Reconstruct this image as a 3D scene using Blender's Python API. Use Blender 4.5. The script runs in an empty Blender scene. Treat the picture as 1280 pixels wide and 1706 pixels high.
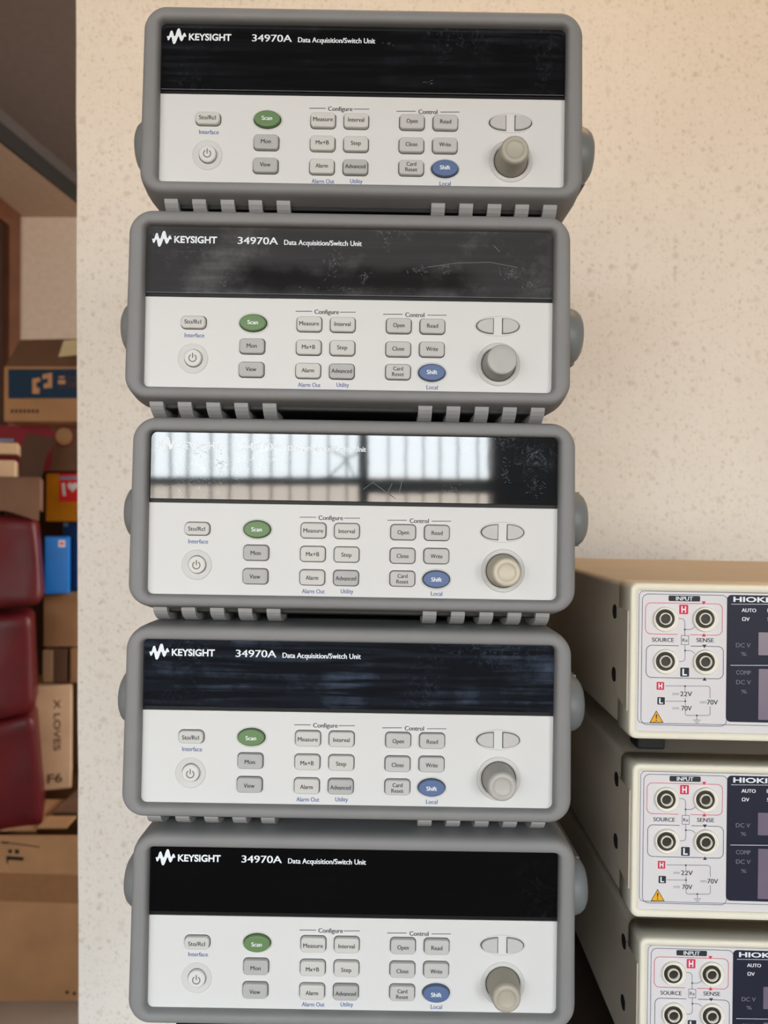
import bpy, bmesh, math, random
from mathutils import Vector, Matrix, noise
from mathutils.geometry import tessellate_polygon

random.seed(4)
scene = bpy.context.scene
COL = scene.collection

# ------------------------------------------------------------------ camera
CAM_H = 1.28                      # lens height above the floor
PITCH = math.radians(0.573)
FPX = 1300.0                      # focal length for a 1280x1706 frame
cam_d = bpy.data.cameras.new('camera')
cam_d.sensor_fit = 'VERTICAL'
cam_d.sensor_height = 36.0
cam_d.lens = FPX / 1706.0 * 36.0
cam_d.clip_start = 0.02
cam_d.dof.use_dof = True
cam_d.dof.focus_distance = 0.385
cam_d.dof.aperture_fstop = 13.0
cam = bpy.data.objects.new('camera', cam_d)
cam.location = (0, 0, CAM_H)
cam.rotation_euler = (math.pi / 2 + PITCH, 0, 0)
COL.objects.link(cam)
scene.camera = cam

# ------------------------------------------------------------------ view, sky, lights
scene.view_settings.view_transform = 'Standard'
scene.view_settings.look = 'None'
scene.view_settings.exposure = 0.0
scene.view_settings.gamma = 1.0
scene.view_settings.use_curve_mapping = False

world = bpy.data.worlds.new('sky')
scene.world = world
world.use_nodes = True
world.node_tree.nodes['Background'].inputs[0].default_value = (0.75, 0.87, 1.0, 1)
world.node_tree.nodes['Background'].inputs[1].default_value = 1.0

WIN = (-1.00, 0.294, CAM_H - 0.24, CAM_H + 0.38)     # window behind the camera: x0, x1, z0, z1
WIN_Y = -1.20


def area(name, loc, rot, sx, sy, power, col):
    d = bpy.data.lights.new(name, 'AREA')
    d.shape = 'RECTANGLE'
    d.size = sx
    d.size_y = sy
    d.energy = power
    d.color = col
    o = bpy.data.objects.new(name, d)
    o.location = loc
    o.rotation_euler = rot
    COL.objects.link(o)
    return o


# daylight: bright sky and warmer sunlit ground a few metres outside the barred window
OUT_Y = WIN_Y - 3.0
HORIZ = CAM_H + 0.27
area('daylight_sky', (-0.1, OUT_Y, HORIZ + 1.25), (math.pi / 2, 0, 0), 7.6, 2.5, 900.0, (0.90, 0.965, 1.0))
area('daylight_ground', (-0.1, OUT_Y, HORIZ - 1.0), (math.pi / 2, 0, 0), 7.6, 2.0, 400.0, (1.0, 0.87, 0.72))
# fill light added to brighten the back room, source unseen
area('back_room_fill', (2.3, 2.45, 1.75), (math.pi / 2, 0, math.pi / 2), 1.5, 1.3, 130.0, (1.0, 0.92, 0.84))
# warm wash added for the top of the wall, source out of view
WASH_LAMP = (0.30, 0.60, 2.66)
area('added_wash_glow', (WASH_LAMP[0], WASH_LAMP[1], WASH_LAMP[2] - 0.06), (0, 0, 0), 1.10, 0.10, 7.5, (1.0, 0.64, 0.30))


# ------------------------------------------------------------------ materials
def lin(c):
    def f(x):
        x /= 255.0
        return x / 12.92 if x <= 0.04045 else ((x + 0.055) / 1.055) ** 2.4
    return (f(c[0]), f(c[1]), f(c[2]), 1.0)


def new_mat(name):
    m = bpy.data.materials.new(name)
    m.use_nodes = True
    nt = m.node_tree
    return m, nt, nt.nodes['Principled BSDF']


def N(nt, kind, **kw):
    n = nt.nodes.new(kind)
    for k, v in kw.items():
        setattr(n, k, v)
    return n


def plain(name, c, rough=0.5, spec=0.4, metallic=0.0, var=0.06, vscale=40.0, bump=0.0, bscale=600.0):
    """Base colour broken up a little by noise, optional fine bump."""
    m, nt, b = new_mat(name)
    base = lin(c)
    tc = N(nt, 'ShaderNodeTexCoord')
    if var > 0:
        nz = N(nt, 'ShaderNodeTexNoise')
        nz.inputs['Scale'].default_value = vscale
        nz.inputs['Detail'].default_value = 5
        nt.links.new(tc.outputs['Object'], nz.inputs['Vector'])
        rp = N(nt, 'ShaderNodeValToRGB')
        rp.color_ramp.elements[0].position = 0.3
        rp.color_ramp.elements[1].position = 0.7
        rp.color_ramp.elements[0].color = tuple(x * (1 - var) for x in base[:3]) + (1,)
        rp.color_ramp.elements[1].color = tuple(min(1, x * (1 + var)) for x in base[:3]) + (1,)
        nt.links.new(nz.outputs['Fac'], rp.inputs['Fac'])
        nt.links.new(rp.outputs['Color'], b.inputs['Base Color'])
    else:
        b.inputs['Base Color'].default_value = base
    b.inputs['Roughness'].default_value = rough
    b.inputs['Specular IOR Level'].default_value = spec
    b.inputs['Metallic'].default_value = metallic
    if bump > 0:
        n2 = N(nt, 'ShaderNodeTexNoise')
        n2.inputs['Scale'].default_value = bscale
        n2.inputs['Detail'].default_value = 3
        nt.links.new(tc.outputs['Object'], n2.inputs['Vector'])
        bp = N(nt, 'ShaderNodeBump')
        bp.inputs['Strength'].default_value = bump
        bp.inputs['Distance'].default_value = 0.001
        nt.links.new(n2.outputs['Fac'], bp.inputs['Height'])
        nt.links.new(bp.outputs['Normal'], b.inputs['Normal'])
    return m


def speckled_wall():
    m, nt, b = new_mat('speckled_plaster')
    L = nt.links.new
    tc = N(nt, 'ShaderNodeTexCoord')
    big = N(nt, 'ShaderNodeTexNoise')
    big.inputs['Scale'].default_value = 9.0
    big.inputs['Detail'].default_value = 6
    L(tc.outputs['Object'], big.inputs['Vector'])
    rp = N(nt, 'ShaderNodeValToRGB')
    rp.color_ramp.elements[0].position = 0.3
    rp.color_ramp.elements[0].color = lin((238, 231, 221))
    rp.color_ramp.elements[1].position = 0.7
    rp.color_ramp.elements[1].color = lin((243, 237, 229))
    L(big.outputs['Fac'], rp.inputs['Fac'])
    # warp the cell pattern so the specks are not round
    wn = N(nt, 'ShaderNodeTexNoise')
    wn.inputs['Scale'].default_value = 160.0
    wn.inputs['Detail'].default_value = 2
    L(tc.outputs['Object'], wn.inputs['Vector'])
    mp0 = N(nt, 'ShaderNodeVectorMath', operation='MULTIPLY_ADD')
    mp0.inputs[1].default_value = (0.008, 0.008, 0.008)
    L(wn.outputs['Color'], mp0.inputs[0])
    L(tc.outputs['Object'], mp0.inputs[2])
    sx = N(nt, 'ShaderNodeSeparateXYZ')
    L(mp0.outputs['Vector'], sx.inputs[0])
    mp = N(nt, 'ShaderNodeCombineXYZ')
    L(sx.outputs['X'], mp.inputs['X'])
    L(sx.outputs['Z'], mp.inputs['Y'])
    col = rp.outputs['Color']
    bump_h = None
    for scale, lo, hi, tone, amt, keep in ((105, 0.10, 0.24, (190, 172, 148), 0.40, 0.35),
                                           (46, 0.08, 0.20, (190, 172, 148), 0.34, 0.55),
                                           (230, 0.12, 0.34, (196, 178, 156), 0.36, 0.30)):
        vo = N(nt, 'ShaderNodeTexVoronoi', voronoi_dimensions='2D')
        vo.inputs['Scale'].default_value = scale
        L(mp.outputs[0], vo.inputs['Vector'])
        mr = N(nt, 'ShaderNodeMapRange')
        mr.inputs['From Min'].default_value = lo
        mr.inputs['From Max'].default_value = hi
        mr.inputs['To Min'].default_value = 1.0
        mr.inputs['To Max'].default_value = 0.0
        L(vo.outputs['Distance'], mr.inputs['Value'])
        sep = N(nt, 'ShaderNodeSeparateColor')
        L(vo.outputs['Color'], sep.inputs['Color'])
        gt = N(nt, 'ShaderNodeMapRange')
        gt.inputs['From Min'].default_value = keep
        gt.inputs['From Max'].default_value = 1.0
        gt.inputs['To Min'].default_value = 0.0
        gt.inputs['To Max'].default_value = amt
        L(sep.outputs['Red'], gt.inputs['Value'])
        mu = N(nt, 'ShaderNodeMath', operation='MULTIPLY')
        L(mr.outputs['Result'], mu.inputs[0])
        L(gt.outputs['Result'], mu.inputs[1])
        mx = N(nt, 'ShaderNodeMix', data_type='RGBA')
        mx.inputs['B'].default_value = lin(tone)
        L(mu.outputs[0], mx.inputs['Factor'])
        L(col, mx.inputs['A'])
        col = mx.outputs['Result']
    L(col, b.inputs['Base Color'])
    b.inputs['Roughness'].default_value = 0.75
    b.inputs['Specular IOR Level'].default_value = 0.25
    bn = N(nt, 'ShaderNodeTexNoise')
    bn.inputs['Scale'].default_value = 110.0
    bn.inputs['Detail'].default_value = 4
    L(tc.outputs['Object'], bn.inputs['Vector'])
    bp = N(nt, 'ShaderNodeBump')
    bp.inputs['Strength'].default_value = 0.25
    bp.inputs['Distance'].default_value = 0.003
    L(bn.outputs['Fac'], bp.inputs['Height'])
    L(bp.outputs['Normal'], b.inputs['Normal'])
    return m


def cardboard(name, c, rough=0.8):
    return plain(name, c, rough, 0.2, var=0.12, vscale=9.0)


def acrylic(name, haze=0.0, haze_col=(120, 122, 125), streak=0.3, seed=0.0, wobble=0.0, scratch=0.35, blot=0.5, reflect_band=None):
    """Glossy black window with smears and scratching of its own, and an optional painted reflection band."""
    m, nt, b = new_mat(name)
    L = nt.links.new
    tc = N(nt, 'ShaderNodeTexCoord')
    off = N(nt, 'ShaderNodeVectorMath', operation='ADD')
    off.inputs[1].default_value = (seed, 0, seed * 0.37)
    L(tc.outputs['Object'], off.inputs[0])
    # long streaks of wiping, along x
    st = N(nt, 'ShaderNodeMapping')
    st.inputs['Scale'].default_value = (14, 1, 320)
    st.inputs['Rotation'].default_value = (0, 0.05, 0)
    L(off.outputs['Vector'], st.inputs['Vector'])
    sn = N(nt, 'ShaderNodeTexNoise')
    sn.inputs['Scale'].default_value = 1.0
    sn.inputs['Detail'].default_value = 5
    L(st.outputs['Vector'], sn.inputs['Vector'])
    sr = N(nt, 'ShaderNodeMapRange')
    sr.inputs['From Min'].default_value = 0.45
    sr.inputs['From Max'].default_value = 0.85
    L(sn.outputs['Fac'], sr.inputs['Value'])
    bl = N(nt, 'ShaderNodeTexNoise')
    bl.inputs['Scale'].default_value = 26.0
    bl.inputs['Detail'].default_value = 7
    bl.inputs['Roughness'].default_value = 0.65
    L(off.outputs['Vector'], bl.inputs['Vector'])
    br = N(nt, 'ShaderNodeMapRange')
    br.inputs['From Min'].default_value = 0.50
    br.inputs['From Max'].default_value = 0.75
    L(bl.outputs['Fac'], br.inputs['Value'])
    mu = N(nt, 'ShaderNodeMath', operation='MULTIPLY')
    L(sr.outputs['Result'], mu.inputs[0])
    mu.inputs[1].default_value = streak
    mu2 = N(nt, 'ShaderNodeMath', operation='MULTIPLY')
    L(mu.outputs[0], mu2.inputs[0])
    bmin = N(nt, 'ShaderNodeMath', operation='ADD')
    L(br.outputs['Result'], bmin.inputs[0])
    bmin.inputs[1].default_value = 0.15
    L(bmin.outputs[0], mu2.inputs[1])
    # fine scratches and scuffs: thin ridges of distorted noise
    sc = N(nt, 'ShaderNodeTexNoise')
    sc.inputs['Scale'].default_value = 60.0
    sc.inputs['Detail'].default_value = 3
    sc.inputs['Distortion'].default_value = 2.5
    L(off.outputs['Vector'], sc.inputs['Vector'])
    ab = N(nt, 'ShaderNodeMath', operation='SUBTRACT')
    L(sc.outputs['Fac'], ab.inputs[0])
    ab.inputs[1].default_value = 0.5
    ab2 = N(nt, 'ShaderNodeMath', operation='ABSOLUTE')
    L(ab.outputs[0], ab2.inputs[0])
    rr = N(nt, 'ShaderNodeMapRange')
    rr.inputs['From Min'].default_value = 0.0
    rr.inputs['From Max'].default_value = 0.02
    rr.inputs['To Min'].default_value = scratch
    rr.inputs['To Max'].default_value = 0.0
    L(ab2.outputs[0], rr.inputs['Value'])
    b2 = N(nt, 'ShaderNodeTexNoise')
    b2.inputs['Scale'].default_value = 17.0
    b2.inputs['Detail'].default_value = 3
    L(off.outputs['Vector'], b2.inputs['Vector'])
    b2r = N(nt, 'ShaderNodeMapRange')
    b2r.inputs['From Min'].default_value = 0.55
    b2r.inputs['From Max'].default_value = 0.70
    L(b2.outputs['Fac'], b2r.inputs['Value'])
    rs = N(nt, 'ShaderNodeMath', operation='MULTIPLY')
    L(rr.outputs['Result'], rs.inputs[0])
    L(b2r.outputs['Result'], rs.inputs[1])
    hz = N(nt, 'ShaderNodeMath', operation='MULTIPLY_ADD')   # all-over dust film, blotchy
    L(br.outputs['Result'], hz.inputs[0])
    hz.inputs[1].default_value = haze * blot
    hz.inputs[2].default_value = haze
    s1 = N(nt, 'ShaderNodeMath', operation='ADD')
    L(mu2.outputs[0], s1.inputs[0])
    L(rs.outputs[0], s1.inputs[1])
    # dust specks gathered in the blotches
    dn = N(nt, 'ShaderNodeTexNoise')
    dn.inputs['Scale'].default_value = 420.0
    dn.inputs['Detail'].default_value = 4
    L(off.outputs['Vector'], dn.inputs['Vector'])
    dr = N(nt, 'ShaderNodeMapRange')
    dr.inputs['From Min'].default_value = 0.56
    dr.inputs['From Max'].default_value = 0.70
    dr.inputs['To Max'].default_value = scratch * 1.4
    L(dn.outputs['Fac'], dr.inputs['Value'])
    dm = N(nt, 'ShaderNodeMath', operation='MULTIPLY')
    L(dr.outputs['Result'], dm.inputs[0])
    L(b2r.outputs['Result'], dm.inputs[1])
    s3 = N(nt, 'ShaderNodeMath', operation='ADD')
    L(s1.outputs[0], s3.inputs[0])
    L(dm.outputs[0], s3.inputs[1])
    s2 = N(nt, 'ShaderNodeMath', operation='ADD', use_clamp=True)
    L(s3.outputs[0], s2.inputs[0])
    L(hz.outputs[0], s2.inputs[1])
    if reflect_band:      # dark band painted in for a reflected lintel: x0, x1, z0, z1
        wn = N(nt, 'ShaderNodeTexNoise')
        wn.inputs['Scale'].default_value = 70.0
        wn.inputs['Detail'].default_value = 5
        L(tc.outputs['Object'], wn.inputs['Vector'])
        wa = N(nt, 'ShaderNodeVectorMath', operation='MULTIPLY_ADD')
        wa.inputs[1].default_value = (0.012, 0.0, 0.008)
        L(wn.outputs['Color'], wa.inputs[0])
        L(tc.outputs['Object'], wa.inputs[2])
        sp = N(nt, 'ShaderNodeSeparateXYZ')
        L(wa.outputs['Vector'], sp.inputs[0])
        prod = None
        for axis, a, d, soft in (('X', reflect_band[0], reflect_band[1], 0.012), ('Z', reflect_band[2], reflect_band[3], 0.0035)):
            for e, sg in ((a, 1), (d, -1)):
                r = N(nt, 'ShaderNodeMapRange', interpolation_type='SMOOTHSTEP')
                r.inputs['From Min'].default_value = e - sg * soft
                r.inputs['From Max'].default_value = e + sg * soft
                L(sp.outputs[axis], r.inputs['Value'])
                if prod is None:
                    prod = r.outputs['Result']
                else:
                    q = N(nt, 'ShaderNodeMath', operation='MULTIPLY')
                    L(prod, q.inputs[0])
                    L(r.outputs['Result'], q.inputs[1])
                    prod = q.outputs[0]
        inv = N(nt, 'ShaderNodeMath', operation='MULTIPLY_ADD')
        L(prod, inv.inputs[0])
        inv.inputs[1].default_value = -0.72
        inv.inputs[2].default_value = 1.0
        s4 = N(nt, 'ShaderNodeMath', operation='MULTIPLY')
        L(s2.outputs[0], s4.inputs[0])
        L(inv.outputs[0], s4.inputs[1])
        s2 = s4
    mx = N(nt, 'ShaderNodeMix', data_type='RGBA')
    mx.inputs['A'].default_value = (0.0035, 0.0038, 0.0045, 1)
    mx.inputs['B'].default_value = lin(haze_col)
    L(s2.outputs[0], mx.inputs['Factor'])
    L(mx.outputs['Result'], b.inputs['Base Color'])
    b.inputs['Roughness'].default_value = 0.04
    b.inputs['IOR'].default_value = 1.66
    if wobble > 0:
        wz = N(nt, 'ShaderNodeTexNoise')
        wz.inputs['Scale'].default_value = 55.0
        wz.inputs['Detail'].default_value = 2
        L(off.outputs['Vector'], wz.inputs['Vector'])
        bp = N(nt, 'ShaderNodeBump')
        bp.inputs['Strength'].default_value = 1.0
        bp.inputs['Distance'].default_value = wobble
        L(wz.outputs['Fac'], bp.inputs['Height'])
        L(bp.outputs['Normal'], b.inputs['Normal'])
    return m


M = {}
M['plaster'] = speckled_wall()
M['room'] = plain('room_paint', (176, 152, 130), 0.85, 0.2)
M['far_lit'] = plain('far_wall_lit_paint', (236, 218, 198), 0.85, 0.2)  # room paint made lighter, putting window light into the far wall's colour
M['rear'] = plain('rear_wall_paint', (92, 88, 86), 0.85, 0.2)
M['ceiling'] = plain('ceiling_paint', (112, 100, 94), 0.9, 0.1)
M['floor'] = plain('floor_stone', (150, 138, 126), 0.6, 0.3, var=0.1, vscale=6)
M['trim_dark'] = plain('dark_trim', (38, 36, 34), 0.6)
M['trim_grey'] = plain('grey_trim', (78, 70, 66), 0.8)
M['wood'] = plain('door_wood', (92, 54, 34), 0.5, 0.4, var=0.18, vscale=12)
M['wood_dark'] = plain('door_panel_wood', (48, 26, 16), 0.5, 0.3, var=0.18, vscale=12)
M['bar'] = plain('window_bar_paint', (20, 84, 84), 0.5)
M['rubber'] = plain('grey_rubber', (130, 130, 131), 0.62, 0.3, var=0.03, vscale=60, bump=0.05, bscale=2500)
M['foot'] = plain('foot_rubber', (150, 150, 150), 0.6, 0.3, var=0.02)
M['case'] = plain('case_metal', (56, 55, 53), 0.55, 0.4)
M['handle'] = plain('handle_plastic', (120, 125, 127), 0.45, 0.45, var=0.02)
M['panel'] = plain('panel_plastic', (210, 210, 210), 0.55, 0.3, var=0.012, vscale=30)
M['lip'] = plain('recess_plastic', (200, 200, 198), 0.55, 0.3, var=0)
M['gap'] = plain('seam_gap', (70, 70, 68), 0.8, 0.1, var=0)
M['black'] = plain('black_plastic', (10, 10, 11), 0.5, 0.3, var=0)
M['key_light'] = plain('light_key_rubber', (198, 197, 194), 0.55, 0.3, var=0.01)
M['key_mid'] = plain('grey_key_rubber', (188, 187, 186), 0.55, 0.3, var=0.01)
M['key_dark'] = plain('dark_key_rubber', (174, 174, 174), 0.55, 0.3, var=0.01)
M['green'] = plain('green_key_rubber', (100, 130, 86), 0.5, 0.35, var=0.02)
M['blue'] = plain('blue_key_rubber', (88, 108, 148), 0.5, 0.35, var=0.02)
M['knob'] = plain('knob_plastic', (172, 168, 156), 0.42, 0.4, var=0.03, vscale=90)
M['knob_side'] = plain('knob_side_plastic', (150, 146, 136), 0.5, 0.35, var=0.03, vscale=90)
M['white_ink'] = plain('white_ink', (226, 232, 238), 0.5, 0.3, var=0)
M['dark_ink'] = plain('dark_ink', (58, 58, 60), 0.6, 0.2, var=0)
M['blue_ink'] = plain('blue_ink', (62, 92, 150), 0.6, 0.2, var=0)
M['olive_ink'] = plain('olive_ink', (110, 108, 84), 0.6, 0.2, var=0)
# meters
M['m_case'] = plain('meter_case_paint', (198, 186, 170), 0.6, 0.3, var=0.03, vscale=25)
M['m_bezel'] = plain('meter_bezel_plastic', (228, 223, 206), 0.5, 0.35, var=0.015)
M['m_panel'] = plain('meter_panel_film', (214, 211, 214), 0.5, 0.3, var=0.01)
M['m_navy'] = plain('meter_navy_film', (42, 43, 58), 0.45, 0.12, var=0.05, vscale=30)
M['m_lcd'] = plain('meter_lcd', (112, 102, 120), 0.3, 0.5, var=0.06, vscale=50)
M['m_ink'] = plain('meter_dark_ink', (54, 56, 62), 0.6, 0.2, var=0)
M['m_line'] = plain('meter_blue_line', (72, 80, 100), 0.6, 0.2, var=0)
M['m_red'] = plain('meter_red_ink', (205, 58, 84), 0.6, 0.2, var=0)
M['m_badge'] = plain('meter_badge_ink', (48, 52, 56), 0.6, 0.2, var=0)
M['m_dim'] = plain('meter_dim_ink', (118, 118, 132), 0.6, 0.2, var=0)
M['m_yellow'] = plain('meter_yellow_ink', (232, 172, 34), 0.6, 0.2, var=0)
M['jack_ring'] = plain('jack_ring_plastic', (46, 42, 34), 0.5, 0.4, var=0)
M['jack_white'] = plain('jack_white_plastic', (232, 228, 216), 0.45, 0.4, var=0)
M['jack_metal'] = plain('jack_metal', (150, 140, 125), 0.3, 0.5, metallic=0.8, var=0)
M['m_foot'] = plain('meter_foot_rubber', (34, 34, 34), 0.7, 0.2, var=0)
M['bench'] = plain('bench_laminate', (52, 42, 36), 0.6, 0.3, var=0.1)
# background boxes
M['kraft'] = cardboard('kraft_board', (176, 136, 98))
M['kraft_dark'] = cardboard('dark_kraft_board', (112, 84, 66))
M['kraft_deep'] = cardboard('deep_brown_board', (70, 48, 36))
M['kraft_pale'] = cardboard('pale_kraft_board', (200, 168, 136))
M['paper'] = cardboard('cream_paper', (206, 192, 152))
M['band_blue'] = plain('printed_blue', (28, 56, 82), 0.6, 0.2)
M['print_brown'] = plain('printed_brown', (84, 60, 44), 0.7, 0.2)
M['print_black'] = plain('printed_black', (34, 28, 22), 0.7, 0.2)
M['print_orange'] = plain('printed_tan', (196, 150, 112), 0.7, 0.2)
M['red_print'] = plain('printed_maroon', (138, 36, 50), 0.6, 0.3)
M['red_plastic'] = plain('red_plastic_wrap', (86, 18, 24), 0.42, 0.3, var=0.15, vscale=10, bump=0.5, bscale=14)
M['orange'] = plain('orange_board', (206, 132, 14), 0.5, 0.3, var=0.1, vscale=10)
M['sticker_red'] = plain('red_sticker', (226, 42, 46), 0.5, 0.3)
M['blue_box'] = plain('bright_blue_board', (12, 116, 206), 0.35, 0.4, var=0.08, vscale=12)
M['navy_box'] = plain('navy_board', (26, 64, 118), 0.4, 0.4, var=0.1, vscale=12)
M['light_blue'] = plain('light_blue_board', (122, 158, 186), 0.5, 0.3)
M['tape'] = plain('packing_tape', (150, 110, 76), 0.25, 0.5)


# ------------------------------------------------------------------ mesh builder
_text_cache = {}


def glyphs(s, bold):
    k = (s, bold)
    if k not in _text_cache:
        c = bpy.data.curves.new('lettering', 'FONT')
        c.body = s
        c.offset = bold
        c.resolution_u = 4
        o = bpy.data.objects.new('lettering', c)
        me = bpy.data.meshes.new_from_object(o)
        vs = [(v.co.x, v.co.y) for v in me.vertices]
        fs = [tuple(p.vertices) for p in me.polygons]
        bpy.data.meshes.remove(me)
        bpy.data.objects.remove(o)
        bpy.data.curves.remove(c)
        _text_cache[k] = (vs, fs)
    return _text_cache[k]


def rrect(cx, cy, w, h, r, n=6):
    r = max(0.01, min(r, w / 2 - 1e-4, h / 2 - 1e-4))
    pts = []
    for sx, sy, a0 in ((1, 1, 0), (-1, 1, 90), (-1, -1, 180), (1, -1, 270)):
        ox, oy = cx + sx * (w / 2 - r), cy + sy * (h / 2 - r)
        for k in range(n + 1):
            a = math.radians(a0 + 90.0 * k / n)
            pts.append((ox + r * math.cos(a), oy + r * math.sin(a)))
    return pts


def ellipse(cx, cy, a, b, n=36):
    return [(cx + a * math.cos(2 * math.pi * k / n), cy + b * math.sin(2 * math.pi * k / n)) for k in range(n)]


class MB:
    def __init__(self, mp=None):
        self.v, self.f, self.mi, self.sm, self.mats = [], [], [], [], []
        self.mp = mp or (lambda a, b, y: (a, y, b))

    def slot(self, m):
        if m not in self.mats:
            self.mats.append(m)
        return self.mats.index(m)

    def raw(self, vs, fs, m, smooth=False):
        o = len(self.v)
        self.v += [tuple(p) for p in vs]
        s = self.slot(m)
        for f in fs:
            self.f.append(tuple(i + o for i in f))
            self.mi.append(s)
            self.sm.append(smooth)

    # flat prints in panel coordinates (u right, v down) lying at depth y
    def fill(self, pts, y, m):
        tris = tessellate_polygon([[Vector((p[0], p[1], 0)) for p in pts]])
        out = []
        for a, b, c in tris:
            (ax, ay), (bx, by), (cx, cy) = pts[a], pts[b], pts[c]
            s = (bx - ax) * (cy - ay) - (cx - ax) * (by - ay)
            out.append((a, b, c) if s < 0 else (a, c, b))
        self.raw([self.mp(p[0], p[1], y) for p in pts], out, m)

    def stroke(self, pts, w, y, m, closed=False):
        n = len(pts)
        for i in range(n if closed else n - 1):
            (x0, y0), (x1, y1) = pts[i], pts[(i + 1) % n]
            d = math.hypot(x1 - x0, y1 - y0)
            if d < 1e-9:
                continue
            nx, ny = -(y1 - y0) / d * w / 2, (x1 - x0) / d * w / 2
            ex, ey = (x1 - x0) / d * w * 0.2, (y1 - y0) / d * w * 0.2
            q = [(x0 - ex + nx, y0 - ey + ny), (x1 + ex + nx, y1 + ey + ny), (x1 + ex - nx, y1 + ey - ny), (x0 - ex - nx, y0 - ey - ny)]
            self.raw([self.mp(a, b, y) for a, b in q], [(0, 1, 2, 3)], m)

    def text(self, s, x0, x1, base, cap, y, m, bold=0.0, down=False):
        """letters from x0 to x1 with their baseline at `base` and capitals `cap` tall.
        down: the line runs downwards (x0..x1 along v, base along u)."""
        vs, fs = glyphs(s, bold)
        if not vs:
            return
        hx = glyphs('H', bold)[0]
        ch = max(p[1] for p in hx) - min(p[1] for p in hx)
        h0 = min(p[1] for p in hx)
        a, b = min(p[0] for p in vs), max(p[0] for p in vs)
        k = (x1 - x0) / (b - a)
        q = cap / ch
        P = []
        for px, py in vs:
            U, V = x0 + (px - a) * k, (py - h0) * q
            P.append(self.mp(base + V, U, y) if down else self.mp(U, base - V, y))
        self.raw(P, fs, m)

    def text2(self, s, x0, x1, base, cap, y, m, d=0.4):
        """heavier strokes: the word printed twice, a hair apart"""
        self.text(s, x0, x1 - d, base, cap, y, m)
        self.text(s, x0 + d, x1, base, cap, y - 0.02, m)

    def ctext(self, s, cx, w, base, cap, y, m, bold=0.0):
        self.text(s, cx - w / 2, cx + w / 2, base, cap, y, m, bold)

    def loft(self, loops, m, cap=True, smooth=True, cap_first=False, closed_v=False):
        n = len(loops[0][0])
        vs = []
        for pts, y in loops:
            for i, p in enumerate(pts):
                yy = y[i] if isinstance(y, (list, tuple)) else y
                vs.append(self.mp(p[0], p[1], yy))
        fs = []
        for k in range(len(loops) - 1):
            for i in range(n):
                j = (i + 1) % n
                fs.append((k * n + i, k * n + j, (k + 1) * n + j, (k + 1) * n + i))
        self.raw(vs, fs, m, smooth)
        if cap:
            self.raw(vs[-n:], [tuple(range(n))], m, False)
        if cap_first:
            self.raw(vs[:n], [tuple(reversed(range(n)))], m, False)

    def lathe(self, cu, cv, prof, m, n=44, cap=True):
        self.loft([(ellipse(cu, cv, r, r, n), y) for r, y in prof], m, cap)

    def box(self, x0, x1, y0, y1, z0, z1, m, bevel=0.0, seg=2, rot=None):
        """world-space box (x, y, z), optional bevel and rotation matrix about its centre"""
        bm = bmesh.new()
        bmesh.ops.create_cube(bm, size=1.0)
        c = Vector(((x0 + x1) / 2, (y0 + y1) / 2, (z0 + z1) / 2))
        s = (x1 - x0, y1 - y0, z1 - z0)
        for v in bm.verts:
            v.co = Vector((v.co.x * s[0], v.co.y * s[1], v.co.z * s[2]))
        if bevel > 0:
            bmesh.ops.bevel(bm, geom=bm.edges[:], offset=bevel, segments=seg, profile=0.5, affect='EDGES')
        for v in bm.verts:
            v.co = (rot @ v.co if rot else v.co) + c
        bm.verts.index_update()
        self.raw([v.co[:] for v in bm.verts], [tuple(v.index for v in f.verts) for f in bm.faces], m, False)
        bm.free()

    def prism(self, poly, axis, a, b, m):
        """extrude a 2D polygon [(p, q)] from a to b along 'X', 'Y' or 'Z'"""
        def P(p, q, t):
            return {'X': (t, p, q), 'Y': (p, t, q), 'Z': (p, q, t)}[axis]
        n = len(poly)
        vs = [P(p, q, a) for p, q in poly] + [P(p, q, b) for p, q in poly]
        fs = [tuple(range(n)), tuple(range(2 * n - 1, n - 1, -1))]
        fs += [(i, (i + 1) % n, n + (i + 1) % n, n + i) for i in range(n)]
        self.raw(vs, fs, m)

    def build(self, name, parent=None, label=None):
        me = bpy.data.meshes.new(name)
        me.from_pydata(self.v, [], self.f)
        for m in self.mats:
            me.materials.append(m)
        for p, i, s in zip(me.polygons, self.mi, self.sm):
            p.material_index = i
            p.use_smooth = s
        me.update()
        o = bpy.data.objects.new(name, me)
        COL.objects.link(o)
        if parent is not None:
            o.parent = parent
        if label:
            o['label'] = label
        return o


def fix_normals(o):
    bm = bmesh.new()
    bm.from_mesh(o.data)
    bmesh.ops.recalc_face_normals(bm, faces=bm.faces[:])
    bm.to_mesh(o.data)
    bm.free()
    return o


def empty(name, loc, rot=(0, 0, 0)):
    o = bpy.data.objects.new(name, None)
    o.empty_display_size = 0.02
    o.location = loc
    o.rotation_euler = rot
    COL.objects.link(o)
    return o


def tag(o, label, cat, group=None):
    o['label'] = label
    o['category'] = cat
    if group:
        o['group'] = group
    return o


def structure(o):
    o['kind'] = 'structure'
    return o


def at(x, y, Y):
    """photo pixel -> (X, Z) on the plane at distance Y"""
    d = Vector(((x - 640) / FPX, math.cos(PITCH) - (853 - y) / FPX * math.sin(PITCH), math.sin(PITCH) + (853 - y) / FPX * math.cos(PITCH)))
    t = Y / d.y
    return d.x * t, CAM_H + d.z * t


# ------------------------------------------------------------------ the setting
H_CEIL = 2.72
FAR_Y = 3.40
LEFT_X = -1.60
RIGHT_X = 1.60
PIL_Y = 0.80

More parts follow.
